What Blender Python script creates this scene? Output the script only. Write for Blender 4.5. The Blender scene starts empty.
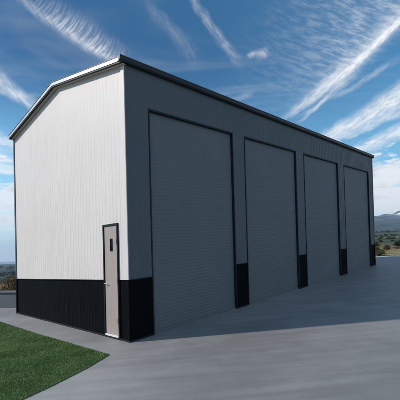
import bpy, bmesh, math, random
import numpy as np
from mathutils import Vector, noise as mnoise, Matrix
random.seed(7); rng = np.random.default_rng(7)
S = bpy.context.scene
COL = S.collection
R = math.radians

# ------------------------------------------------------------------ camera
SL = 0.0621                      # the yard climbs gently along the long wall
cam = bpy.data.cameras.new('camera'); co = bpy.data.objects.new('camera', cam); COL.objects.link(co)
right = Vector((0.7289191, 0.68408311, -0.02659418)); up = Vector((0.02911044, 0.0078396, 0.99954546))
fwd = Vector((-0.68398065, 0.72936194, 0.01419952))
m = Matrix((right, up, -fwd)).transposed().to_4x4(); m.translation = (5.353, -3.7279, 1.5485)
co.matrix_world = m
cam.sensor_width = 36; cam.lens = 36 * 348.805 / 400
cam.shift_x = -2.0182 / 400; cam.shift_y = 50.363 / 400
cam.clip_start = 0.05; cam.clip_end = 40000
S.camera = co

# ------------------------------------------------------------------ mesh helpers
class MB:
    def __init__(s): s.v = []; s.f = []
    def quad(s, a, b, c, d):
        n = len(s.v); s.v += [a, b, c, d]; s.f.append((n, n+1, n+2, n+3))
    def poly(s, pts):
        n = len(s.v); s.v += list(pts); s.f.append(tuple(range(n, n+len(pts))))
    def box(s, x0, x1, y0, y1, z0, z1):
        n = len(s.v)
        s.v += [(x0,y0,z0),(x1,y0,z0),(x1,y1,z0),(x0,y1,z0),(x0,y0,z1),(x1,y0,z1),(x1,y1,z1),(x0,y1,z1)]
        s.f += [(n,n+3,n+2,n+1),(n+4,n+5,n+6,n+7),(n,n+1,n+5,n+4),(n+1,n+2,n+6,n+5),(n+2,n+3,n+7,n+6),(n+3,n,n+4,n+7)]
    def sweep(s, a, b, prof_a, prof_b=None, caps=True):
        """loft closed cross-section prof (list of 3D offsets) from a to b"""
        prof_b = prof_b or prof_a; n = len(s.v); k = len(prof_a)
        s.v += [tuple(Vector(a)+Vector(p)) for p in prof_a] + [tuple(Vector(b)+Vector(p)) for p in prof_b]
        for i in range(k):
            j = (i+1) % k; s.f.append((n+i, n+j, n+k+j, n+k+i))
        if caps: s.f.append(tuple(n+i for i in range(k))[::-1]); s.f.append(tuple(n+k+i for i in range(k)))
    def tube(s, pts, rads, seg=7):
        n0 = len(s.v)
        for i, (p, r) in enumerate(zip(pts, rads)):
            p = Vector(p); q = Vector(pts[min(i+1, len(pts)-1)]) - Vector(pts[max(i-1, 0)])
            q.normalize(); a = q.orthogonal().normalized(); b = q.cross(a)
            for k in range(seg):
                t = 2*math.pi*k/seg; s.v.append(tuple(p + (a*math.cos(t)+b*math.sin(t))*r))
        for i in range(len(pts)-1):
            for k in range(seg):
                j = (k+1) % seg; s.f.append((n0+i*seg+k, n0+i*seg+j, n0+(i+1)*seg+j, n0+(i+1)*seg+k))
        s.f.append(tuple(n0+(len(pts)-1)*seg+k for k in range(seg)))
    def build(s, name, mat, parent=None, shear=False, bevel=0, smooth=False, fixn=True):
        me = bpy.data.meshes.new(name)
        vs = [(x, y, z + (SL*y if shear else 0)) for x, y, z in s.v]
        me.from_pydata(vs, [], s.f); me.update()
        if fixn:
            bm = bmesh.new(); bm.from_mesh(me); bmesh.ops.recalc_face_normals(bm, faces=bm.faces); bm.to_mesh(me); bm.free()
        if smooth: me.polygons.foreach_set('use_smooth', [True]*len(me.polygons))
        me.materials.append(mat)
        o = bpy.data.objects.new(name, me); COL.objects.link(o)
        if parent is not None:
            o.parent = parent
            l = Vector((0, 0, 0)); q = parent
            while q is not None: l += q.location; q = q.parent
            o.location = -l
        if bevel:
            b = o.modifiers.new('b', 'BEVEL'); b.width = bevel; b.segments = 2; b.limit_method = 'ANGLE'
        return o

def empty(name, loc, label, cat, group=None):
    o = bpy.data.objects.new(name, None); COL.objects.link(o); o.location = loc; o.empty_display_size = .2
    tag(o, label, cat, group); return o
def tag(o, label, cat, group=None):
    o['label'] = label; o['category'] = cat
    if group: o['group'] = group

# ------------------------------------------------------------------ node expression helper
class N:
    """tiny algebra on shader sockets"""
    def __init__(s, t, sock): s.t = t; s.s = sock
    def _m(s, op, *o, clamp=False):
        n = s.t.nodes.new('ShaderNodeMath'); n.operation = op; n.use_clamp = clamp
        for i, k in enumerate((s,)+o):
            if isinstance(k, N): s.t.links.new(k.s, n.inputs[i])
            else: n.inputs[i].default_value = k
        return N(s.t, n.outputs[0])
    def __add__(s, o): return s._m('ADD', o)
    __radd__ = __add__
    def __mul__(s, o): return s._m('MULTIPLY', o)
    __rmul__ = __mul__
    def __sub__(s, o): return s._m('SUBTRACT', o)
    def __rsub__(s, o): return (s*-1)+o
    def __truediv__(s, o): return s._m('DIVIDE', o)
    def pw(s, o): return s._m('POWER', o)
    def abs(s): return s._m('ABSOLUTE')
    def clamp(s): return s._m('ADD', 0.0, clamp=True)
    def mx(s, o): return s._m('MAXIMUM', o)
    def mn(s, o): return s._m('MINIMUM', o)
    def ss(s, a, b, lo=0., hi=1.):
        n = s.t.nodes.new('ShaderNodeMapRange'); n.interpolation_type = 'SMOOTHSTEP'
        s.t.links.new(s.s, n.inputs[0]); n.inputs[1].default_value = a; n.inputs[2].default_value = b
        n.inputs[3].default_value = lo; n.inputs[4].default_value = hi
        return N(s.t, n.outputs[0])
def vec(t, *c):
    n = t.nodes.new('ShaderNodeCombineXYZ')
    for i, k in enumerate(c):
        if isinstance(k, N): t.links.new(k.s, n.inputs[i])
        else: n.inputs[i].default_value = k
    return n.outputs[0]
def sep(t, v):
    n = t.nodes.new('ShaderNodeSeparateXYZ'); t.links.new(v, n.inputs[0]); return [N(t, o) for o in n.outputs]
def nz(t, v, scale, detail=4, rough=.55, dist=0.):
    n = t.nodes.new('ShaderNodeTexNoise'); t.links.new(v, n.inputs['Vector'])
    n.inputs['Scale'].default_value = scale; n.inputs['Detail'].default_value = detail
    n.inputs['Roughness'].default_value = rough; n.inputs['Distortion'].default_value = dist
    return N(t, n.outputs[0])
def mixc(t, f, a, b):
    n = t.nodes.new('ShaderNodeMix'); n.data_type = 'RGBA'
    for k, i in ((f, 0), (a, 6), (b, 7)):
        if isinstance(k, N): t.links.new(k.s, n.inputs[i])
        elif hasattr(k, 'is_linked'): t.links.new(k, n.inputs[i])
        elif i == 0: n.inputs[0].default_value = k
        else: n.inputs[i].default_value = (*k, 1)
    return n.outputs[2]
def newmat(name):
    mt = bpy.data.materials.new(name); mt.use_nodes = True; t = mt.node_tree
    return mt, t, t.nodes['Principled BSDF'], t.nodes.new('ShaderNodeTexCoord').outputs['Object']
def bump(t, p, h, strength, dist):
    b = t.nodes.new('ShaderNodeBump'); b.inputs['Strength'].default_value = strength; b.inputs['Distance'].default_value = dist
    t.links.new(h.s, b.inputs['Height']); t.links.new(b.outputs[0], p.inputs['Normal'])

def metal_paint(name, c, rough=.42, var=.08, oilcan=.004, metallic=0., spec=.5):
    mt, t, p, o = newmat(name)
    x, y, z = sep(t, o)
    big = nz(t, o, .7, 4); streak = nz(t, vec(t, x*9, y*9, z*.5), 1.0, 4); fine = nz(t, o, 35, 3)
    f = (big*.5 + streak*.35 + fine*.15).ss(.35, .65)
    a = tuple(k*(1-var) for k in c); b = tuple(min(1, k*(1+var)) for k in c)
    t.links.new(mixc(t, f, a, b), p.inputs['Base Color'])
    t.links.new((streak*.18 + fine*.06 + (rough-.12)).s, p.inputs['Roughness'])
    p.inputs['Metallic'].default_value = metallic; p.inputs['Specular IOR Level'].default_value = spec
    bump(t, p, nz(t, vec(t, x*1.5, y*1.5, z*.6), 1.6, 2), .6, oilcan)
    return mt

M = {}
M['white'] = metal_paint('off_white_steel', (.605, .562, .54), .55, .045, .002, spec=.35)
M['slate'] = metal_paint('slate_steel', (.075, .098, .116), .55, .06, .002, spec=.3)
M['black'] = metal_paint('black_steel', (.0030, .0040, .0056), .6, .15, .002, spec=.03)
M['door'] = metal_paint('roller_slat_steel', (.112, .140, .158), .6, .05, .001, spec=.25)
M['trim'] = metal_paint('dark_trim_steel', (.006, .009, .013), .5, .1, .002, spec=.2)
M['frame'] = metal_paint('door_frame_steel', (.010, .015, .021), .5, .1, .002, spec=.2)
M['fascia'] = metal_paint('slate_trim_steel', (.012, .019, .026), .45, .08, .002, spec=.3)
M['silver'] = metal_paint('bare_steel_trim', (.42, .42, .42), .4, .10, metallic=.25)
M['beige'] = metal_paint('taupe_door_paint', (.33, .275, .255), .5, .07)
M['soffit'] = metal_paint('pale_soffit_steel', (.42, .38, .34), .55, .05, .001)
M['glass'] = metal_paint('dark_glass', (.001, .001, .001), .3, .1, .0, spec=.08)
M['roof'] = metal_paint('roof_steel', (.16, .18, .2), .4, .08)
M['sill'] = metal_paint('bright_sill_steel', (.66, .64, .62), .35, .1)

def concrete(name, c0, c1, seed=0.):
    mt, t, p, o = newmat(name)
    x, y, z = sep(t, o)
    w = vec(t, x+seed, y, z)
    big = nz(t, w, .22, 4, .5, .6); mid = nz(t, w, 1.7, 5, .6); fine = nz(t, w, 60, 3, .6)
    # soft long brushed marks along the yard
    br = nz(t, vec(t, (x*.69+y*.72)*.35, (x*.72-y*.69)*4.0, 0.), 1.2, 5, .6, .3)
    grain = nz(t, w, 260, 2, .7)
    f = (big*.40 + mid*.17 + br*.25 + fine*.10 + grain*.08).ss(.38, .62)
    c = mixc(t, f, c0, c1)
    stain = nz(t, w, .9, 6, .65, 1.2).ss(.62, .74)
    c = mixc(t, stain*.25, c, tuple(k*.72 for k in c0))
    t.links.new(c, p.inputs['Base Color'])
    t.links.new((big*.25+fine*.12+.42).s, p.inputs['Roughness'])
    bump(t, p, fine*.5+grain*.5+mid*.3, .35, .004)
    return mt
M['concrete'] = concrete('yard_concrete', (.165, .163, .162), (.275, .272, .268))
M['parapet'] = concrete('wall_concrete', (.055, .064, .078), (.085, .098, .115), 5.)

# ------------------------------------------------------------------ the shed
W, L, H, RH = 5.6135, 13.98, 5.041, 5.5546
XR = -W*.482                      # ridge position
OH = 4.3934
YS = [0.5518, 3.1965, 3.7041, 6.4581, 7.0095, 9.831, 10.4505, 13.3969]
def band(x, y): return 1.135 + .022*x - .0097*y
def roofz(x):
    return roofz0(x)+.06
def roofz0(x):
    x = max(-W, min(0, x)) if -W <= x <= 0 else x
    return H + (RH-H)*(x/XR) if x > XR else RH - (RH-H)*((XR-x)/(W+XR))
ctr = Vector((-W/2, L/2, SL*L/2))
shed = empty('steel_building', ctr, 'tall steel shed with off-white ribbed gable, black base band and four slate roller doors', 'building')

PITCH, RIB = .125, .0030
def prof(s):
    k = s % PITCH
    if k < .012: return RIB*k/.012
    if k < .034: return RIB
    if k < .046: return RIB*(1-(k-.034)/.012)
    return 0.
def svals(a, b):
    out = [a]; i = math.floor(a/PITCH)-1
    while i*PITCH < b:
        for d in (0, .012, .034, .046):
            k = i*PITCH+d
            if a+1e-4 < k < b-1e-4: out.append(k)
        i += 1
    return out+[b]
def ribbed(mb, a, b, axis, sign, pos, zlo, zhi, extra=()):
    """ribbed sheet; axis 'x' = runs along x on plane y=pos, 'y' = runs along y on plane x=pos; sign = outward"""
    ss = sorted(set(svals(a, b)) | {e for e in extra if a < e < b})
    n = len(mb.v)
    for s in ss:
        o = pos + sign*prof(s)*(2.4 if axis == 'y' else 1.)
        for z in (zlo(s), zhi(s)):
            mb.v.append((s, o, z) if axis == 'x' else (o, s, z))
    for i in range(len(ss)-1):
        k = n+2*i; mb.f.append((k, k+2, k+3, k+1))
D0, D1, DZ0, DZ1 = -.790, -.312, .065, 2.1753
# gable (front) wall
mb = MB()
ribbed(mb, -W, D0-.02, 'x', -1, 0, lambda s: band(s, 0), roofz, (XR,))
ribbed(mb, D0-.02, D1+.02, 'x', -1, 0, lambda s: DZ1+.02, roofz)
ribbed(mb, D1+.02, 0, 'x', -1, 0, lambda s: band(s, 0), roofz)
mb.build('gable_wall', M['white'], shed, True, fixn=False)
mb = MB()
ribbed(mb, -W, D0-.02, 'x', -1, .004, lambda s: 0, lambda s: band(s, 0)-.004)
ribbed(mb, D1+.02, 0, 'x', -1, .004, lambda s: 0, lambda s: band(s, 0)-.004)
ribbed(mb, D0-.02, D1+.02, 'x', -1, .004, lambda s: 0, lambda s: DZ0-.004)
ribbed(mb, 0, YS[0], 'y', 1, -.004, lambda s: 0, lambda s: band(0, s)-.004)
for a, b in ((YS[1], YS[2]), (YS[3], YS[4]), (YS[5], YS[6]), (YS[7], L)):
    ribbed(mb, a, b, 'y', 1, -.004, lambda s: 0, lambda s: band(0, s)-.004)
ribbed(mb, 0, L, 'y', -1, -W+.004, lambda s: 0, lambda s: band(-W, s)-.004)
ribbed(mb, -W, 0, 'x', 1, L-.004, lambda s: 0, lambda s: band(s, L)-.004)
mb.build('base_cladding', M['black'], shed, True, fixn=False)
# thin drip flashing on top of the black base
mb = MB()
def flash(a, b, axis, sg, pos):
    mb = MB(); n = 2 + int(abs(b-a)/1.5)
    for i in range(n-1):
        s0, s1 = a+(b-a)*i/(n-1), a+(b-a)*(i+1)/(n-1)
        z0 = band(s0, 0) if axis == 'x' and pos < 5 else band(0, s0); z1 = band(s1, 0) if axis == 'x' and pos < 5 else band(0, s1)
        if axis == 'y' and pos < -1: z0, z1 = band(-W, s0), band(-W, s1)
        pr = [(-.012, .0), (.024, .0), (.024, -.014), (-.012, -.020)]
        if axis == 'x': mb.sweep((s0, pos, z0), (s1, pos, z1), [(0, sg*p, q) for p, q in pr], caps=i in (0, n-2))
        else: mb.sweep((pos, s0, z0), (pos, s1, z1), [(sg*p, 0, q) for p, q in pr], caps=i in (0, n-2))
    mb.build('base_flashing', M['trim'], shed, True)
flash(-W+.06, D0-.07, 'x', -1, 0)
flash(.06, YS[0]-.06, 'y', 1, 0)
for a, b in ((YS[1], YS[2]), (YS[3], YS[4]), (YS[5], YS[6]), (YS[7], L-.05)): flash(a+.06 if a < 13 else a+.06, b-.06, 'y', 1, 0)
# side walls
mb = MB()
segs = [(0, YS[0]), (YS[1], YS[2]), (YS[3], YS[4]), (YS[5], YS[6]), (YS[7], L)]
for a, b in segs: ribbed(mb, a, b, 'y', 1, 0, lambda s: band(0, s), lambda s: H+.08)
for i in range(4): ribbed(mb, YS[2*i], YS[2*i+1], 'y', 1, 0, lambda s: OH, lambda s: H+.08)
mb.build('long_wall', M['slate'], shed, True, fixn=False)
mb = MB(); ribbed(mb, 0, L, 'y', -1, -W, lambda s: band(-W, s), lambda s: H+.08)
mb.build('rear_long_wall', M['slate'], shed, True, fixn=False)
mb = MB(); ribbed(mb, -W, 0, 'x', 1, L, lambda s: band(s, L), roofz, (XR,))
mb.build('rear_gable_wall', M['white'], shed, True, fixn=False)
# corner trims
def corner(x, y, sx, sy, zlo, zhi, w1, w2, mat1, name):
    mb = MB(); t = .019
    x0, x1 = (x-w1, x+t) if sx > 0 else (x-t, x+w1)
    # sheet on the gable face
    ya, yb = (y-t, y-.002) if sy < 0 else (y+.002, y+t)
    mb.box(min(x0, x1), max(x0, x1), ya, yb, zlo, zhi)
    return mb
c = corner(0, 0, 1, -1, band(0, 0)+.002, H+.075, .085, 0, 'w', '');  c.build('corner_trim', M['white'], shed, True, bevel=.003)
mb = MB(); mb.box(.002, .019, -.0015, .055, band(0, 0)+.002, H+.075); mb.build('corner_trim', M['slate'], shed, True, bevel=.003)
mb = MB(); mb.box(-.085, .021, -.021, -.002, 0, band(0, 0)); mb.box(.0035, .021, -.0015, .055, 0, band(0, 0)); mb.build('corner_trim', M['black'], shed, True, bevel=.003)
mb = MB(); mb.box(-W-.019, -W+.05, -.019, -.002, band(-W, 0)+.002, H+.075); mb.box(-W-.019, -W-.002, -.0015, .06, band(-W, 0)+.002, H+.075)
mb.build('corner_trim', M['slate'], shed, True, bevel=.003)
mb = MB(); mb.box(-W-.021, -W+.06, -.021, -.002, 0, band(-W, 0)); mb.box(-W-.021, -W-.0035, -.0015, .06, 0, band(-W, 0)); mb.build('corner_trim', M['black'], shed, True, bevel=.003)
mb = MB(); mb.box(.002, .019, L-.055, L+.019, band(0, L)+.002, H+.075); mb.box(-.085, .0015, L+.002, L+.019, band(0, L)+.002, H+.075); mb.build('corner_trim', M['slate'], shed, True, bevel=.003)
mb = MB(); mb.box(.0035, .021, L-.055, L+.021, 0, band(0, L)); mb.build('corner_trim', M['black'], shed, True, bevel=.003)
# base angle
for bx in [(-W-.026, D0-.026, -.028, -.003, .0, .035), (D1+.026, .028, -.028, -.003, .0, .035), (.0035, .028, -.0028, YS[0]-.018, 0, .035)] + [(.0035, .028, a+.018, b-.018, 0, .035) for a, b in segs[1:]]:
    mb = MB(); mb.box(*bx); mb.build('base_angle', M['trim'], shed, True)

# roof: two pitched sheets with standing ribs, overhanging the gable and the eaves
OV, OE = .140, .05
sl_r = (RH-H)/(-XR); sl_l = (RH-H)/(W+XR)
mb = MB()
TH = .05
xe, xw = OE, -W-.002
zr, zl = H-sl_r*OE, H-sl_l*.002
LIFT = .085; TH = .035
for (xa, za, xb, zb) in ((xe, zr, XR, RH), (xw, zl, XR, RH)):
    mb.sweep((xa, -OV+.02, za+LIFT), (xb, -OV+.02, zb+LIFT), [(0, 0, 0), (0, L+OV+.02, 0), (0, L+OV+.02, TH), (0, 0, TH)])
    y = .1
    while y < L:
        mb.sweep((xa, y, za+LIFT+TH), (xb, y, zb+LIFT+TH), [(0, 0, -.005), (0, .05, -.005), (0, .035, .03), (0, .015, .03)]); y += .35
roof = mb.build('roof', M['roof'], shed, True)
mb = MB()
mb.sweep((XR, -OV, RH+LIFT+TH+.03), (XR, L+.05, RH+LIFT+TH+.03), [(-.18, 0, -.045), (0, 0, 0), (.18, 0, -.045), (.18, 0, -.05), (0, 0, -.006), (-.18, 0, -.05)])
mb.build('ridge_cap', M['roof'], roof, True)
# verge fascia: bright folded sheet on top, dark drip below, both ends
def verge(y0, y1, nm):
    b1, b2, b3 = MB(), MB(), MB(); dn = y0 < 0
    ya, yb = (y0+.010, y1) if dn else (y0, y1-.010)
    for (xa, xb) in ((xe+.012, XR), (xw, XR)):
        za = RH + (H-RH)*((xa-XR)/(-XR) if xa > XR else (XR-xa)/(W+XR))
        for bb, q0, q1, u0, u1 in ((b1, .073, .143, y0, y1), (b2, .046, .072, ya, yb), (b3, .144, .160, y0-.006, y1+.02)):
            bb.sweep((xa, u0, za), (xb, u0, RH), [(0, 0, q0), (0, u1-u0, q0), (0, u1-u0, q1), (0, 0, q1)])
    v = b1.build(nm, M['silver'], shed, True)
    b2.build('drip_edge', M['trim'], v, True); b3.build('cap_bead', M['fascia'], v, True)
verge(-OV, -OV+.06, 'verge_fascia')
verge(L+.02, L+.05, 'verge_fascia')
# soffit below the gable overhang
mb = MB()
for (xa, za, xb, zb) in ((xe, zr, XR, RH), (xw, zl, XR, RH)):
    mb.sweep((xa, -OV+.062, za+.045), (xb, -OV+.062, zb+.045), [(0, 0, 0), (0, OV-.064, 0), (0, OV-.064, .018), (0, 0, .018)])
mb.build('soffit', M['soffit'], shed, True)
# slim eaves gutters
for sx, x0 in ((1, 0),):
    wg = .095 if sx > 0 else .05
    X = lambda p: x0 + sx*p
    mb = MB(); zz = H
    pr = [(.008, .066), (wg-.02, .066), (wg, .092), (wg+.006, .15), (wg, .152), (wg-.006, .098), (wg-.024, .074), (.016, .074), (.016, .08), (.008, .08)]
    mb.sweep((x0, -OV-.004, zz), (x0, L+.05, zz), [(sx*p, 0, q) for p, q in pr], caps=False)
    for yy in (-OV-.010, L+.051):
        pts = [(X(p), q) for p, q in ((.007, .064), (wg-.019, .064), (wg+.002, .092), (wg+.008, .156), (.007, .156))]
        if yy < 0: pts = [(X(p), q) for p, q in ((max(.007, wg-.045), .064), (wg-.019, .064), (wg+.002, .092), (wg+.008, .156), (max(.007, wg-.045), .156))]
        n = len(mb.v); mb.v += [(a_, yy, zz+q) for a_, q in pts] + [(a_, yy+.006, zz+q) for a_, q in pts]
        mb.f.append(tuple(range(n, n+5))); mb.f.append(tuple(range(n+5, n+10))[::-1])
        for i in range(5): mb.f.append((n+i, n+(i+1) % 5, n+5+(i+1) % 5, n+5+i))
    g = mb.build('gutter', M['fascia'], shed, True)
    mb = MB(); mb.box(min(X(wg+.0), X(wg+.016)), max(X(wg+.0), X(wg+.016)), -OV-.012, L+.058, zz+.153, zz+.166); mb.build('gutter_lip', M['slate'], g, True)

mb = MB(); mb.box(-W-.016, -W-.004, -OV+.004, L+.05, H+.05, H+.155); mb.build('eaves_fascia', M['fascia'], shed, True, bevel=.003)
# roller doors
for i in range(4):
    a, b = YS[2*i], YS[2*i+1]
    mb = MB(); zs = []; p = .072; z = .05
    FA = .045
    prof_c = [(0, 0), (.15, .0022), (.5, .0036), (.85, .0022), (.95, -.0012)]
    rows = []
    while z < OH-.02:
        for q, d in prof_c:
            zz = z+q*p
            if zz < OH-.01: rows.append((zz, -.055+d))
        z += p
    n = len(mb.v)
    for zz, d in rows: mb.v += [(d, a+.016, zz), (d, b-.016, zz)]
    for k in range(len(rows)-1): mb.f.append((n+2*k, n+2*k+1, n+2*k+3, n+2*k+2))
    door = mb.build('roller_door', M['door'], shed, True, fixn=False)
    mb = MB(); mb.box(-.066, -.034, a+.017, b-.017, .017, .055); mb.build('bottom_bar', M['door'], door, True, bevel=.003)
    mb = MB(); mb.box(-.072, -.026, a+.018, b-.018, .0005, .016); mb.build('bottom_seal', M['door'], door, True)
    mb = MB()
    mb.box(-.075, .016, a-.012, a+.016, 0, OH+.018); mb.box(-.075, .016, b-.016, b+.012, 0, OH+.018)
    mb.box(-.075, .0155, a+.0162, b-.0162, OH-.022, OH+.0175)
    mb.build('door_frame', M['frame'], door, True, bevel=.002)
# personnel door
dm = MB(); dm.box(D0+.014, D1-.014, -.012, .028, DZ0+.010, DZ1-.012)
pd = dm.build('personnel_door', M['beige'], shed, True, bevel=.003)
mb = MB()
mb.box(D0-.022, D0+.0115, -.03, .05, .002, DZ1+.03); mb.box(D1-.0115, D1+.022, -.03, .05, .002, DZ1+.03); mb.box(D0+.012, D1-.012, -.03, .05, DZ1-.010, DZ1+.0285)
mb.build('door_frame', M['trim'], pd, True, bevel=.003)
mb = MB(); mb.box(D0+.012, D1-.012, -.028, .04, .002, .034); mb.build('threshold', M['trim'], pd, True); mb = MB(); mb.box(D0+.013, D1-.013, -.036, .04, .036, .070); mb.build('door_sill', M['sill'], pd, True, bevel=.004)
wx0, wx1, wz0, wz1 = -.560, -.492, 1.685, 1.912
mb = MB(); mb.box(wx0, wx1, -.0155, -.0125, wz0, wz1); wn = mb.build('door_window', M['glass'], pd, True)
mb = MB(); t = .007
mb.box(wx0-t, wx0, -.021, -.0125, wz0-t, wz1+t); mb.box(wx1, wx1+t, -.021, -.0125, wz0-t, wz1+t)
mb.box(wx0+.0002, wx1-.0002, -.0208, -.0125, wz0-t, wz0); mb.box(wx0+.0002, wx1-.0002, -.0208, -.0125, wz1, wz1+t)
mb.build('window_bead', M['trim'], wn, True)
mb = MB(); mb.box(-.745, -.715, -.018, -.0125, .965, 1.125)
mb.tube([(-.73, -.018, 1.05), (-.73, -.055, 1.05)], [.009, .009], 10)
mb.tube([(-.728, -.055, 1.05), (-.69, -.058, 1.05), (-.655, -.052, 1.047)], [.009, .0085, .008], 10)
mb.build('door_handle', M['silver'], pd, True)
for hz in (.35, 1.1, 1.85):
    mb = MB(); mb.tube([(D1-.016, -.034, hz-.045), (D1-.016, -.034, hz+.045)], [.005, .005], 8); mb.build('hinge', M['fascia'], pd, True)
# fixing screws along the gable base and lighter kick plate at the corner are left plain

# ------------------------------------------------------------------ terrain
def smooth(a, b, x):
    t = np.clip((x-a)/(b-a), 0, 1); return t*t*(3-2*t)
CAMZ = 1.5485
def terrain_z(x, y):
    r = math.hypot(x, y); az = math.degrees(math.atan2(y, x)) % 360
    plane = SL*y
    wN = float(smooth(60, 85, az)*(1-smooth(125, 150, az))); wW = float(smooth(125, 150, az)*(1-smooth(215, 240, az)))
    zS = SL*y*min(1, 60/max(r, 1e-6))
    th = np.interp(math.log(max(r, 1)), np.log([1, 20, 30, 45, 100, 300, 1000, 2200, 9000]), [-1, -1.0, -.25, .25, 1.15, 1.9, 2.55, 2.75, 2.0])
    zN = CAMZ + r*math.tan(R(float(th)))
    if r > 60:
        zN += (mnoise.fractal(Vector((x/160, y/160, 3)), 1, 2, 4))*min(1, (r-60)/400)*6
    if r > 2500:   # the range
        k = float(smooth(2500, 4300, r)*(1-smooth(5200, 7800, r)))
        rn = 1-abs(mnoise.noise(Vector((x/900, y/900, 1.7))))
        rn2 = 1-abs(mnoise.noise(Vector((x/330, y/330, 5.1))))
        rn3 = mnoise.fractal(Vector((x/120, y/120, 2.)), 1, 2, 4)
        zN += k*(125 + 90*rn*rn + 50*rn2 + 22*rn3)
        zN += float(smooth(2500, 2900, r)*(1-smooth(3100, 3500, r)))*(30+25*mnoise.noise(Vector((x/300, y/300, 9))))
    zW = float(np.interp(math.log(max(r, 1)), np.log([1, 12, 40, 150, 420, 3000, 3300, 12000]), [0, -.1, -1.2, -9, -24, -26, -42, -42]))
    if 20 < r < 3100: zW += mnoise.fractal(Vector((x/120, y/120, 8)), 1, 2, 4)*min(1, (r-20)/300)*3
    bN = float(smooth(21, 42, r)); bW = float(smooth(12, 40, r))
    z = plane if r < 60 else zS
    zn = plane*(1-bN)+zN*bN if r < 60 else zN
    zw = plane*(1-bW)+zW*bW if r < 60 else zW
    return z*(1-wN-wW) + zn*wN + zw*wW
rings = [0.0]+[3*1.0**i for i in range(1)]
r = 3.
while r < 20: r += 2.0; rings.append(r)
while r < 12000: r *= 1.052 if r < 2000 else 1.028; rings.append(r)
az = []
a = 0.
while a < 360:
    az.append(a); a += .3 if 88 <= a < 125 else (.75 if 125 <= a < 200 else 2.0)
verts = [(0, 0, -.012)]; faces = []
na = len(az)
for r in rings[1:]:
    for a in az:
        x, y = r*math.cos(R(a)), r*math.sin(R(a)); verts.append((x, y, terrain_z(x, y)-.012))
for k in range(na): faces.append((0, 1+k, 1+(k+1) % na))
for i in range(len(rings)-2):
    for k in range(na):
        j = (k+1) % na; b0 = 1+i*na; b1 = b0+na
        faces.append((b0+k, b1+k, b1+j, b0+j))
mt, t, p, o = newmat('land')
x, y, z = sep(t, o)
rr = (x*x+y*y).pw(.5)
fieldn = nz(t, vec(t, x*.3, y, 0.), .012, 3, .5)
fieldn2 = nz(t, vec(t, x*.35, y, 0.), .045, 4, .6, .5)
tuft = nz(t, o, 2.2, 5, .7); tuft2 = nz(t, o, .35, 4, .6)
tan = mixc(t, tuft.ss(.35, .65), (.13, .10, .05), (.28, .225, .12))
green = mixc(t, tuft.ss(.35, .65), (.03, .042, .018), (.085, .095, .045))
near = mixc(t, tuft2.ss(.50, .60), tan, green)
far = mixc(t, fieldn2.ss(.40, .58), (.020, .034, .022), (.068, .082, .044))
far = mixc(t, fieldn.ss(.52, .6), far, (.12, .115, .07))
c = mixc(t, rr.ss(42, 90), near, far)
forest = mixc(t, nz(t, o, .01, 5, .7).ss(.4, .6), (.02, .032, .026), (.06, .07, .05))
rock = mixc(t, nz(t, o, .006, 6, .7).ss(.35, .65), (.05, .06, .075), (.12, .13, .145))
mtn = mixc(t, (z + nz(t, o, .004, 5, .6)*160).ss(300, 370), forest, rock)
snow = (z + nz(t, o, .0035, 7, .68, .6)*420 - 210).ss(318, 345) * nz(t, vec(t, x, y, z*.5), .004, 5, .6).ss(.44, .50)
mtn = mixc(t, snow, mtn, (.82, .83, .85))
westf = (x*-1).ss(150, 420) * (y._m('LESS_THAN', 900.)) * nz(t, o, .012, 4, .6).ss(.34, .5)
c = mixc(t, westf, c, (.022, .034, .024))
c = mixc(t, rr.ss(2200, 2700)*(x*-.2+y).ss(600, 1200), c, mtn)
t.links.new(c, p.inputs['Base Color']); p.inputs['Roughness'].default_value = .95; p.inputs['Specular IOR Level'].default_value = .15
bump(t, p, tuft, .6, .12)
me = bpy.data.meshes.new('ground'); me.from_pydata(verts, [], faces); me.update(); me.materials.append(mt)
me.polygons.foreach_set('use_smooth', [True]*len(me.polygons))
go = bpy.data.objects.new('ground', me); COL.objects.link(go); go['kind'] = 'structure'
# the sea beyond the western shore
mt, t, p, o = newmat('sea_water')
p.inputs['Base Color'].default_value = (.05, .09, .11, 1); p.inputs['Roughness'].default_value = .28
bump(t, p, nz(t, o, .15, 5, .6), .5, .6)
mb = MB()
pts = [(r*math.cos(R(a)), r*math.sin(R(a)), -33.) for r, aa in ((3100, range(128, 238, 4)), (12500, range(236, 126, -4))) for a in aa]
mb.poly(pts); sea = mb.build('water', mt); sea['kind'] = 'structure'

# ------------------------------------------------------------------ yard
def sheet(name, pts, mat, lift):
    mb = MB(); mb.poly([(x, y, SL*y+lift) for x, y in pts])
    o = mb.build(name, mat)
    if o.data.polygons[0].normal.z < 0: o.data.flip_normals()
    return o
pad = sheet('pavement', [(-11.5, -1.75), (-5.75, .78), (-5.75, 17.6), (-1.2, 18.3), (3, 19.6), (14, 22), (40, 26), (40, -40), (-11.5, -40)], M['concrete'], 0.)
pad['kind'] = 'structure'
ks = sheet('path', [(-5.75, 17.6), (-1.2, 18.3), (3, 19.6), (14, 22), (14, 23.1), (2.9, 20.6), (-1.4, 19.2), (-5.75, 18.5)], concrete('pale_kerb_concrete', (.34, .33, .31), (.45, .44, .42), 9.), .004); ks['kind'] = 'structure'
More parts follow.
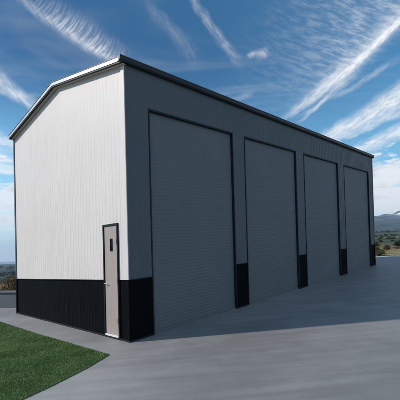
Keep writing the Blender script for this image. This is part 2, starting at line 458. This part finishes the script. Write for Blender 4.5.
# lawn
LAWN = [(-11, -1.85), (-9.2, -.95), (-8.6, -.74), (-4.7, -.72), (-2.2, -.705), (-.217, -.64), (.313, -.616), (.56, -1.15), (.76, -1.75), (.88, -2.25), (.96, -3.0), (1.02, -4.2), (1.05, -8.5), (-11, -8.5)]
mt, t, p, o = newmat('lawn_soil')
t.links.new(mixc(t, nz(t, o, 30, 4, .6).ss(.4, .6), (.03, .055, .018), (.05, .09, .03)), p.inputs['Base Color']); p.inputs['Roughness'].default_value = 1
soil = sheet('lawn_bed', LAWN, mt, .006); soil['kind'] = 'structure'
def inside(x, y, P):
    c = False; j = len(P)-1
    for i in range(len(P)):
        if (P[i][1] > y) != (P[j][1] > y) and x < (P[j][0]-P[i][0])*(y-P[i][1])/(P[j][1]-P[i][1])+P[i][0]: c = not c
        j = i
    return c
V = []; F = []; blades = 0
def blade(x, y, h, w, a, lean):
    n = len(V); z = SL*y+.006; dx, dy = math.cos(a)*w/2, math.sin(a)*w/2; lx, ly = -math.sin(a)*lean, math.cos(a)*lean
    V.extend([(x-dx, y-dy, z), (x+dx, y+dy, z), (x+dx*.7+lx*.5, y+dy*.7+ly*.5, z+h*.6), (x-dx*.7+lx*.5, y-dy*.7+ly*.5, z+h*.6), (x+lx, y+ly, z+h)])
    F.append((n, n+1, n+2, n+3)); F.append((n+3, n+2, n+4))
while blades < 290000:
    d = abs(random.gauss(0, 1))
    x = random.uniform(-6.5, 1.08); y = random.uniform(-4.2, -.6)
    if random.random() > (1.0 if x > -2.2 else .55): continue
    if not inside(x, y, LAWN): continue
    g = mnoise.noise(Vector((x*3, y*3, 0)))
    blade(x, y, random.uniform(.014, .026)*(1+.25*g), random.uniform(.003, .005), random.uniform(0, 6.283), random.uniform(0, .014)); blades += 1
while blades < 315000:
    x = random.uniform(-11, 1.08); y = random.uniform(-8.5, -.7)
    if not inside(x, y, LAWN) or (x > -6.5 and y > -4.2): continue
    blade(x, y, random.uniform(.016, .028), random.uniform(.008, .014), random.uniform(0, 6.283), random.uniform(0, .016)); blades += 1
mt, t, p, o = newmat('turf_blades')
g1 = nz(t, o, 1.6, 5, .65); g2 = nz(t, o, 90, 2, .6)
t.links.new(mixc(t, (g1*.62+g2*.38).ss(.36, .64), (.070, .145, .038), (.19, .29, .095)), p.inputs['Base Color'])
p.inputs['Roughness'].default_value = .75; p.inputs['Specular IOR Level'].default_value = .25
me = bpy.data.meshes.new('grass'); me.from_pydata(V, [], F); me.update(); me.materials.append(mt)
gr = bpy.data.objects.new('grass', me); COL.objects.link(gr); gr['kind'] = 'stuff'
tag(gr, 'short dark green turf of the lawn in front of the gable', 'grass')

# low concrete wall behind the far left corner
wd = Vector((.9162, .4007, 0)); wn_ = Vector((-.4007, .9162, 0))
mbw = MB(); A = Vector((-7.426, .09, 0))
def wp(s, d, z):
    q = A + wd*s + wn_*d; return (q.x, q.y, SL*q.y+z)
def wbox(mb, s0, s1, d0, d1, z0, z1):
    n = len(mb.v); mb.v += [wp(s0, d0, z0), wp(s1, d0, z0), wp(s1, d1, z0), wp(s0, d1, z0), wp(s0, d0, z1), wp(s1, d0, z1), wp(s1, d1, z1), wp(s0, d1, z1)]
    mb.f += [(n, n+3, n+2, n+1), (n+4, n+5, n+6, n+7), (n, n+1, n+5, n+4), (n+1, n+2, n+6, n+5), (n+2, n+3, n+7, n+6), (n+3, n, n+4, n+7)]
wallt = empty('low_wall', A, 'low blue-grey concrete parapet wall behind the far end of the gable', 'wall')
wbox(mbw, -5, 1.78, 0, .22, -.1, .46); mbw.build('wall_body', M['parapet'], wallt, bevel=.008)
mb = MB(); wbox(mb, -5.02, 1.80, -.03, .25, .462, .52); mb.build('coping', M['parapet'], wallt, bevel=.008)

# ------------------------------------------------------------------ plants
def leafmat(name, cols, sc=3.0):
    mt, t, p, o = newmat(name)
    g = nz(t, o, sc, 3, .6).ss(.35, .65); g2 = nz(t, o, sc*9, 2, .6).ss(.35, .65)
    c = mixc(t, g, cols[0], cols[1]); c = mixc(t, g2*.5, c, cols[2])
    t.links.new(c, p.inputs['Base Color']); p.inputs['Roughness'].default_value = .8; p.inputs['Specular IOR Level'].default_value = .2
    return mt
ML = {
 'olive': leafmat('olive_leaves', ((.045, .055, .02), (.10, .10, .04), (.16, .13, .06))),
 'rust': leafmat('rust_leaves', ((.10, .065, .032), (.17, .115, .055), (.09, .08, .035))),
 'brown': leafmat('brown_leaves', ((.07, .045, .025), (.12, .085, .045), (.05, .04, .025))),
 'tawny': leafmat('tawny_leaves', ((.16, .12, .05), (.25, .19, .09), (.10, .09, .04))),
 'dark': leafmat('dark_leaves', ((.012, .022, .014), (.03, .045, .022), (.02, .03, .02)), .4),
}
MB_BARK, t_, p_, o_ = newmat('bark')
t_.links.new(mixc(t_, nz(t_, o_, 12, 4).ss(.4, .6), (.05, .04, .03), (.12, .095, .07)), p_.inputs['Base Color'])
def shrub_meshes(seed, leaf, n, clumps, flat=.8):
    rd = random.Random(seed); st = MB(); lf = MB(); ends = []
    for k in range(clumps):
        a = rd.uniform(0, 6.283); rr_ = rd.uniform(.1, .9)**.7; h = rd.uniform(.3, 1.0)*(1.1-.45*rr_)
        e = Vector((math.cos(a)*rr_*.5, math.sin(a)*rr_*.5, h)); ends.append(e)
        st.tube([(0, 0, -.03), tuple(e*.5+Vector((rd.uniform(-.06, .06), rd.uniform(-.06, .06), .04))), tuple(e)], [.022, .013, .004], 5)
    for k in range(n):
        e = rd.choice(ends); d = Vector((rd.gauss(0, 1), rd.gauss(0, 1), rd.gauss(0, .8)))*.085
        c = e+d
        if c.z < .02: c.z = rd.uniform(.02, .2)
        u = Vector((rd.gauss(0, 1), rd.gauss(0, 1), rd.gauss(0, 1))).normalized(); v = u.orthogonal().normalized(); s = leaf*rd.uniform(.6, 1.3)
        lf.poly([tuple(c-u*s), tuple(c+v*s*.45), tuple(c+u*s), tuple(c-v*s*.45)])
    return st, lf
def make_shrub(name, seed, leaf, n, clumps, lm, loc, sc, label, cat, group):
    t = empty(name, (0, 0, 0), label, cat, group)
    st, lf = shrub_meshes(seed, leaf, n, clumps)
    st.build('stem', MB_BARK, t, fixn=False); lf.build('foliage', ML[lm], t, fixn=False)
    t.location = loc; t.scale = sc; return t
def copy_tree(o, parent=None):
    c = o.copy(); COL.objects.link(c)
    if parent: c.parent = parent
    for ch in list(o.children): copy_tree(ch, c)
    return c
def pc(azd, dist): return 5.353+dist*math.cos(R(azd)), -3.728+dist*math.sin(R(azd))
def gz(x, y): return terrain_z(x, y)
def behind(s, d):
    q = A + wd*s + wn_*d; return (q.x, q.y, gz(q.x, q.y)-.02)
G1 = 'shrubs growing behind the low wall'
for (s, d, sc, lm, sd, lb) in (
    (-.75, 1.6, (1.5, 1.5, 1.0), 'rust', 1, 'rusty brown shrub behind the low wall at the left edge of the photo'),
    (-.05, 2.3, (1.5, 1.5, 1.02), 'olive', 2, 'olive green shrub behind the low wall, next to the rusty brown one'),
    (.75, 1.5, (1.3, 1.2, .86), 'tawny', 3, 'tawny dry shrub behind the low wall, nearest the white gable'),
    (.35, .75, (.95, .9, .7), 'brown', 4, 'small dark brown shrub close against the back of the low wall')):
    make_shrub('shrub', sd, .016, 15000, 70, lm, behind(s, d), sc, lb, 'shrub', G1)
G2 = 'shrubs past the far end of the yard'
for (azs, ds, sc, lm, sd, lb) in (
    (106.3, 24.6, (.62, .62, .44), 'olive', 11, 'olive shrub past the yard edge, touching the far corner of the shed in view'),
    (105.25, 31, (.5, .5, .42), 'brown', 12, 'dark brown round shrub at the left end of the tan field'),
    (106.9, 26, (.7, .7, .6), 'brown', 13, 'brown shrub half hidden behind the last pier of the shed'),
    (107.4, 33, (1.3, 1.3, .95), 'olive', 14, 'taller olive shrub set back behind the last pier of the shed'),
    (103.75, 56, (1.3, 1.3, 1.05), 'dark', 15, 'near black shrub at the right edge of the photo, beyond the tan field'),
    (103.9, 38, (.9, .9, .22), 'tawny', 16, 'low tawny shrub in the tan field near the right edge of the photo')):
    px, py = pc(azs, ds)
    make_shrub('shrub', sd, .045, 3000, 34, lm, (px, py, gz(px, py)-.02), sc, lb, 'shrub', G2)

def make_tree(seed, label, group, lm='dark', n=2200, leaf=.10, squash=1.0):
    rd = random.Random(seed); t = empty('tree', (0, 0, 0), label, 'tree', group)
    st = MB(); lf = MB(); ends = []
    st.tube([(0, 0, -.1), (.02, .01, .25), (-.01, .02, .6), (0, 0, .85)], [.05, .038, .022, .008], 7)
    for k in range(26):
        a = rd.uniform(0, 6.283); h = rd.uniform(.3, .95); rr_ = rd.uniform(.12, .36)*(1.15-abs(h-.5))*squash
        e = Vector((math.cos(a)*rr_, math.sin(a)*rr_, h)); ends.append(e)
        st.tube([(0, 0, h*.55), tuple(e*.6+Vector((0, 0, h*.22))), tuple(e)], [.014, .009, .003], 4)
    for k in range(n):
        e = rd.choice(ends); c = e+Vector((rd.gauss(0, 1), rd.gauss(0, 1), rd.gauss(0, .8)))*.062
        u = Vector((rd.gauss(0, 1), rd.gauss(0, 1), rd.gauss(0, 1))).normalized(); v = u.orthogonal().normalized(); s = leaf*rd.uniform(.15, .35)
        lf.poly([tuple(c-u*s), tuple(c+v*s*.6), tuple(c+u*s), tuple(c-v*s*.6)])
    st.build('trunk', MB_BARK, t, fixn=False); lf.build('crown', ML[lm], t, fixn=False)
    return t
def polar(azd, r): return r*math.cos(R(azd)), r*math.sin(R(azd))
GR = 'far trees in hedgerows below the mountains'
protos = [make_tree(40+i, 'small dark tree in a far hedgerow below the mountains', GR, 'dark', 420, .26, 1.3) for i in range(3)]
first = True; k = 0
for rad, a0, a1, n, hs in ((170, 94, 109, 12, 1.5), (260, 93, 109, 26, 2.0), (450, 93, 109, 38, 3.2), (850, 92, 109, 46, 5.0)):
    for i in range(n):
        a = a0+(a1-a0)*(i+random.uniform(.1, .9))/n; rr_ = rad*random.uniform(.975, 1.025)
        x, y = polar(a, rr_); o = protos[k] if k < 3 else copy_tree(protos[k % 3])
        s = hs*random.uniform(.7, 1.2); o.location = (x, y, gz(x, y)-.1); o.scale = (s*1.3, s*1.3, s); o.rotation_euler.z = random.uniform(0, 6.28); k += 1
GW = 'far trees on the plain towards the sea'
protos2 = [make_tree(50+i, 'small dark tree on the far plain towards the sea', GW, 'dark', 420, .26, 1.3) for i in range(2)]
k = 0
for rad, n, hs in ((330, 7, 5.), (600, 9, 7.), (1200, 10, 11.)):
    for i in range(n):
        a = 161+6*(i+random.uniform(.1, .9))/n; x, y = polar(a, rad*random.uniform(.9, 1.1))
        o = protos2[k] if k < 2 else copy_tree(protos2[k % 2]); s = hs*random.uniform(.7, 1.25)
        o.location = (x, y, gz(x, y)-.1); o.scale = (s*1.3, s*1.3, s); o.rotation_euler.z = random.uniform(0, 6.28); k += 1

# ------------------------------------------------------------------ haze
mt = bpy.data.materials.new('haze_air'); mt.use_nodes = True; t = mt.node_tree; t.nodes.clear()
out = t.nodes.new('ShaderNodeOutputMaterial'); pv = t.nodes.new('ShaderNodeVolumePrincipled')
pv.inputs['Color'].default_value = (.52, .76, 1.0, 1); pv.inputs['Density'].default_value = .00012; pv.inputs['Anisotropy'].default_value = .2
t.links.new(pv.outputs[0], out.inputs['Volume'])
mb = MB(); mb.box(-13500, 13500, -13500, 13500, -75, 520); hz = mb.build('haze', mt); hz['kind'] = 'stuff'

# ------------------------------------------------------------------ sun + sky
EL = 33.0
lx, ly = .688, .726          # horizontal heading of the light
sun = bpy.data.lights.new('sun', 'SUN'); sun.energy = 4.6; sun.angle = R(1.4); sun.color = (1, .93, .855)
so = bpy.data.objects.new('sun', sun); COL.objects.link(so)
d = Vector((lx*math.cos(R(EL)), ly*math.cos(R(EL)), -math.sin(R(EL))))
so.rotation_euler = d.to_track_quat('-Z', 'Y').to_euler(); so.location = (-20, -20, 20)

w = bpy.data.worlds.new('World'); S.world = w; w.use_nodes = True; t = w.node_tree
bg = t.nodes['Background']; sky = t.nodes.new('ShaderNodeTexSky'); sky.sky_type = 'NISHITA'
sky.sun_disc = False; sky.sun_elevation = R(EL); sky.sun_rotation = math.atan2(-lx, -ly)
sky.air_density = 1.0; sky.dust_density = .3; sky.ozone_density = 2.5; sky.altitude = 200
tc = t.nodes.new('ShaderNodeTexCoord').outputs['Generated']
x, y, z = sep(t, tc)
el = z._m('ARCSINE')*57.2958
azn = y._m('ARCTAN2', x)*57.2958
u = azn*.9
P2 = lambda a, e: (a*.9, e)
def seg(a, b):
    """along (0..1) and signed across (deg) of the sky direction to the arc a-b"""
    (ax, ay), (bx, by) = P2(*a), P2(*b); L_ = math.hypot(bx-ax, by-ay); ux, uy = (bx-ax)/L_, (by-ay)/L_
    s = ((u-ax)*ux + (el-ay)*uy)/L_; v = (u-ax)*-uy + (el-ay)*ux
    return s, v, L_
warp = nz(t, tc, 5, 2, .6) - .5
warp2 = nz(t, tc, 16, 2, .65) - .5
sR, vR, LR = seg((99.5, 31.2), (118.6, 20.6))
sL, vL, LL = seg((139.9, 35.5), (134.0, 29.2))
TR = nz(t, vec(t, sR*LR*.5 + warp*2, vR*1.6 + warp*1.5, 2.), 1.5, 4, .68).ss(.28, .68)
TL = nz(t, vec(t, sL*LL*.45 + warp*2, vL*1.5 + warp*1.5, 5.), 1.4, 4, .68).ss(.30, .70)
def streak(a, b, w0, w1, strength, tex, soft=.2, wv=2.4, fade=(.2, .25)):
    s, v, L_ = seg(a, b); v = v + warp*wv + warp2*1.6
    core = (v/(s*(w1-w0) + w0).mx(.15)).abs().ss(1., .0)
    return core*s.ss(-fade[0], .15)*s.ss(1+fade[1], .75)*(tex*(1-soft)+soft)*strength
acc = None
def addc(k):
    global acc
    acc = k if acc is None else 1 - (1-acc)*(1-k.clamp())
# feathered cirrus upper left: spine with barbs sweeping up and back
s, v, L_ = seg((161.5, 34.8), (145.6, 28.0))
v = v*-1 + warp*1.3 + warp2*.4
ribc = s*L_*1.0 - v*.45 + v*v*.10 + warp*1.6
rib = nz(t, vec(t, ribc*2.6, v*.30, 4.), 1.25, 3, .62).ss(.40, .68)
spine = v.abs().ss(.9, .0)
body = v.ss(-.5, .5)*v.ss(3.6, .0)
fe = s.ss(.0, .6)*s.ss(1.10, .88)
addc(spine*(TL*.6+.2)*s.ss(-.3, .3)*s.ss(1.1, .7)*.42 + (body*rib*.52 + body*.14)*fe)
addc(streak((140.5, 36), (134.0, 29.4), 1.0, 1.8, .13, TL, .3, 3.5))
addc(streak((133.5, 37.), (126.8, 29.2), .8, 1.3, .30, TL, .25, 3.2))
addc(streak((124.6, 29.0), (121.8, 29.6), .7, .9, .5, TL, .2, 3.5))
addc(streak((128.5, 23.4), (124.5, 24.6), .5, .8, .22, TL, .5))
# great streak on the right: crisp lower edge, combed upper side, forked tail
v2 = vR + warp*1.7 + warp2*.8
sgn = v2*1.0         # >0 on the upper left side
core = v2.ss(-.7, .0)*v2.ss(.95, .05)
core = core*.62 + v2.ss(-1.3, .1)*v2.ss(2.6, .1)*.42
addc(core*sR.ss(-.2, .1)*sR.ss(1.0, .45)*(TR*.6+.45)*1.05)
addc(streak((111.0, 25.6), (118.9, 20.8), 1.3, .7, .60, TR, .35, 1.8))
addc(streak((109.6, 24.6), (116.4, 20.2), .8, .5, .5, TR, .35, 1.8))
cb = nz(t, vec(t, sR*LR*1.3 - vR*.8 + warp*2.2, vR*.33+sR*2, 7.), 1.15, 4, .68).ss(.38, .72)
addc((sgn.ss(6.5, .2)*sgn.ss(-.4, .4)*.95 + v2.ss(-2.2, -.3)*v2.ss(.4, -.4)*.35)*(cb*.78+.16)*sR.ss(-.3, .1)*sR.ss(1.1, .35)*.64)
addc(sgn.ss(17, 5)*sgn.ss(1.5, 5.)*(cb*.23+.04)*sR.ss(1.35, .3))
addc(streak((97, 23.0), (115.0, 16.2), 3.0, 1.1, .95, TR, .40, 2.4))
addc(streak((98, 20.2), (108.5, 17.4), 1.3, .6, .55, TR, .35, 2.4))
addc(streak((98, 18.0), (112, 13.8), 1.9, .9, .8, TR, .40, 2.4))
addc(streak((104, 25.2), (116, 21.0), .7, .4, .30, TR, .3))
addc(streak((167, 26.4), (156.8, 21.2), 1.9, 1.1, .62, TL, .45))
addc(streak((167, 23.), (158.2, 23.4), 1.0, .6, .25, TL, .3))
addc(streak((167, 19.4), (159.8, 15.4), 1.2, .8, .5, TL, .3))
# thin general veil, plus unseen eastern cloud added to whiten the ambient light
zz = z.mx(0.) + .10
cx_, cy_ = x/zz, y/zz
veil = nz(t, vec(t, (cx_*.8+cy_*.6)*.55, (cy_*.8-cx_*.6)*1.5, 0.), 1.0, 4, .66, .8)
east = (x*.97 - y*.2).ss(.05, .85)
addc((veil + east*.16).ss(.50, .80)*(east*.6+.36)*(1-(x*-.966 + y*.259).ss(.75, .95)*.6)*z.ss(0., .2))
# layered cloud towards the horizon
low = nz(t, vec(t, cx_*.75, cy_*.75, 3.), 1.5, 5, .60)
wst = 1 - (x*-.966 + y*.259).ss(.6, .97)*.15
addc(low.ss(.43, .54)*el.ss(17.5, 12.)*.95*wst)
puff = nz(t, vec(t, u*.22, el*.62, 8.), 1.0, 5, .58)
addc(puff.ss(.50, .60)*el.ss(18.5, 14.5)*el.ss(3., 6.)*.95)
addc(el.ss(14, 2.0)*.80*wst)
shade = (low*.25 + (warp+.5)*.2 + puff*.55).ss(.50, .66)
ccol = mixc(t, shade*el.ss(18, 11)*el.ss(3., 9.), (7.8, 7.9, 8.0), (4.6, 5.0, 5.4))
# the sky is a deeper blue towards the west
west = (x*-.966 + y*.259).ss(.35, .99)
tcol = mixc(t, west, (.36, .96, 1.12), (.06, .34, .54))
tcol2 = mixc(t, el.ss(30, 12), tcol, (.80, 1.34, 1.32))
tint = t.nodes.new('ShaderNodeMix'); tint.data_type = 'RGBA'; tint.blend_type = 'MULTIPLY'; tint.inputs[0].default_value = 1
t.links.new(sky.outputs[0], tint.inputs[6]); t.links.new(tcol2, tint.inputs[7])
c = mixc(t, acc.clamp(), tint.outputs[2], ccol)
t.links.new(c, bg.inputs['Color']); bg.inputs['Strength'].default_value = .13

S.render.engine = 'CYCLES'
S.cycles.volume_bounces = 0; S.cycles.max_bounces = 4; S.cycles.use_denoising = True
S.view_settings.view_transform = 'Standard'; S.view_settings.look = 'None'; S.view_settings.exposure = 0; S.view_settings.gamma = 1
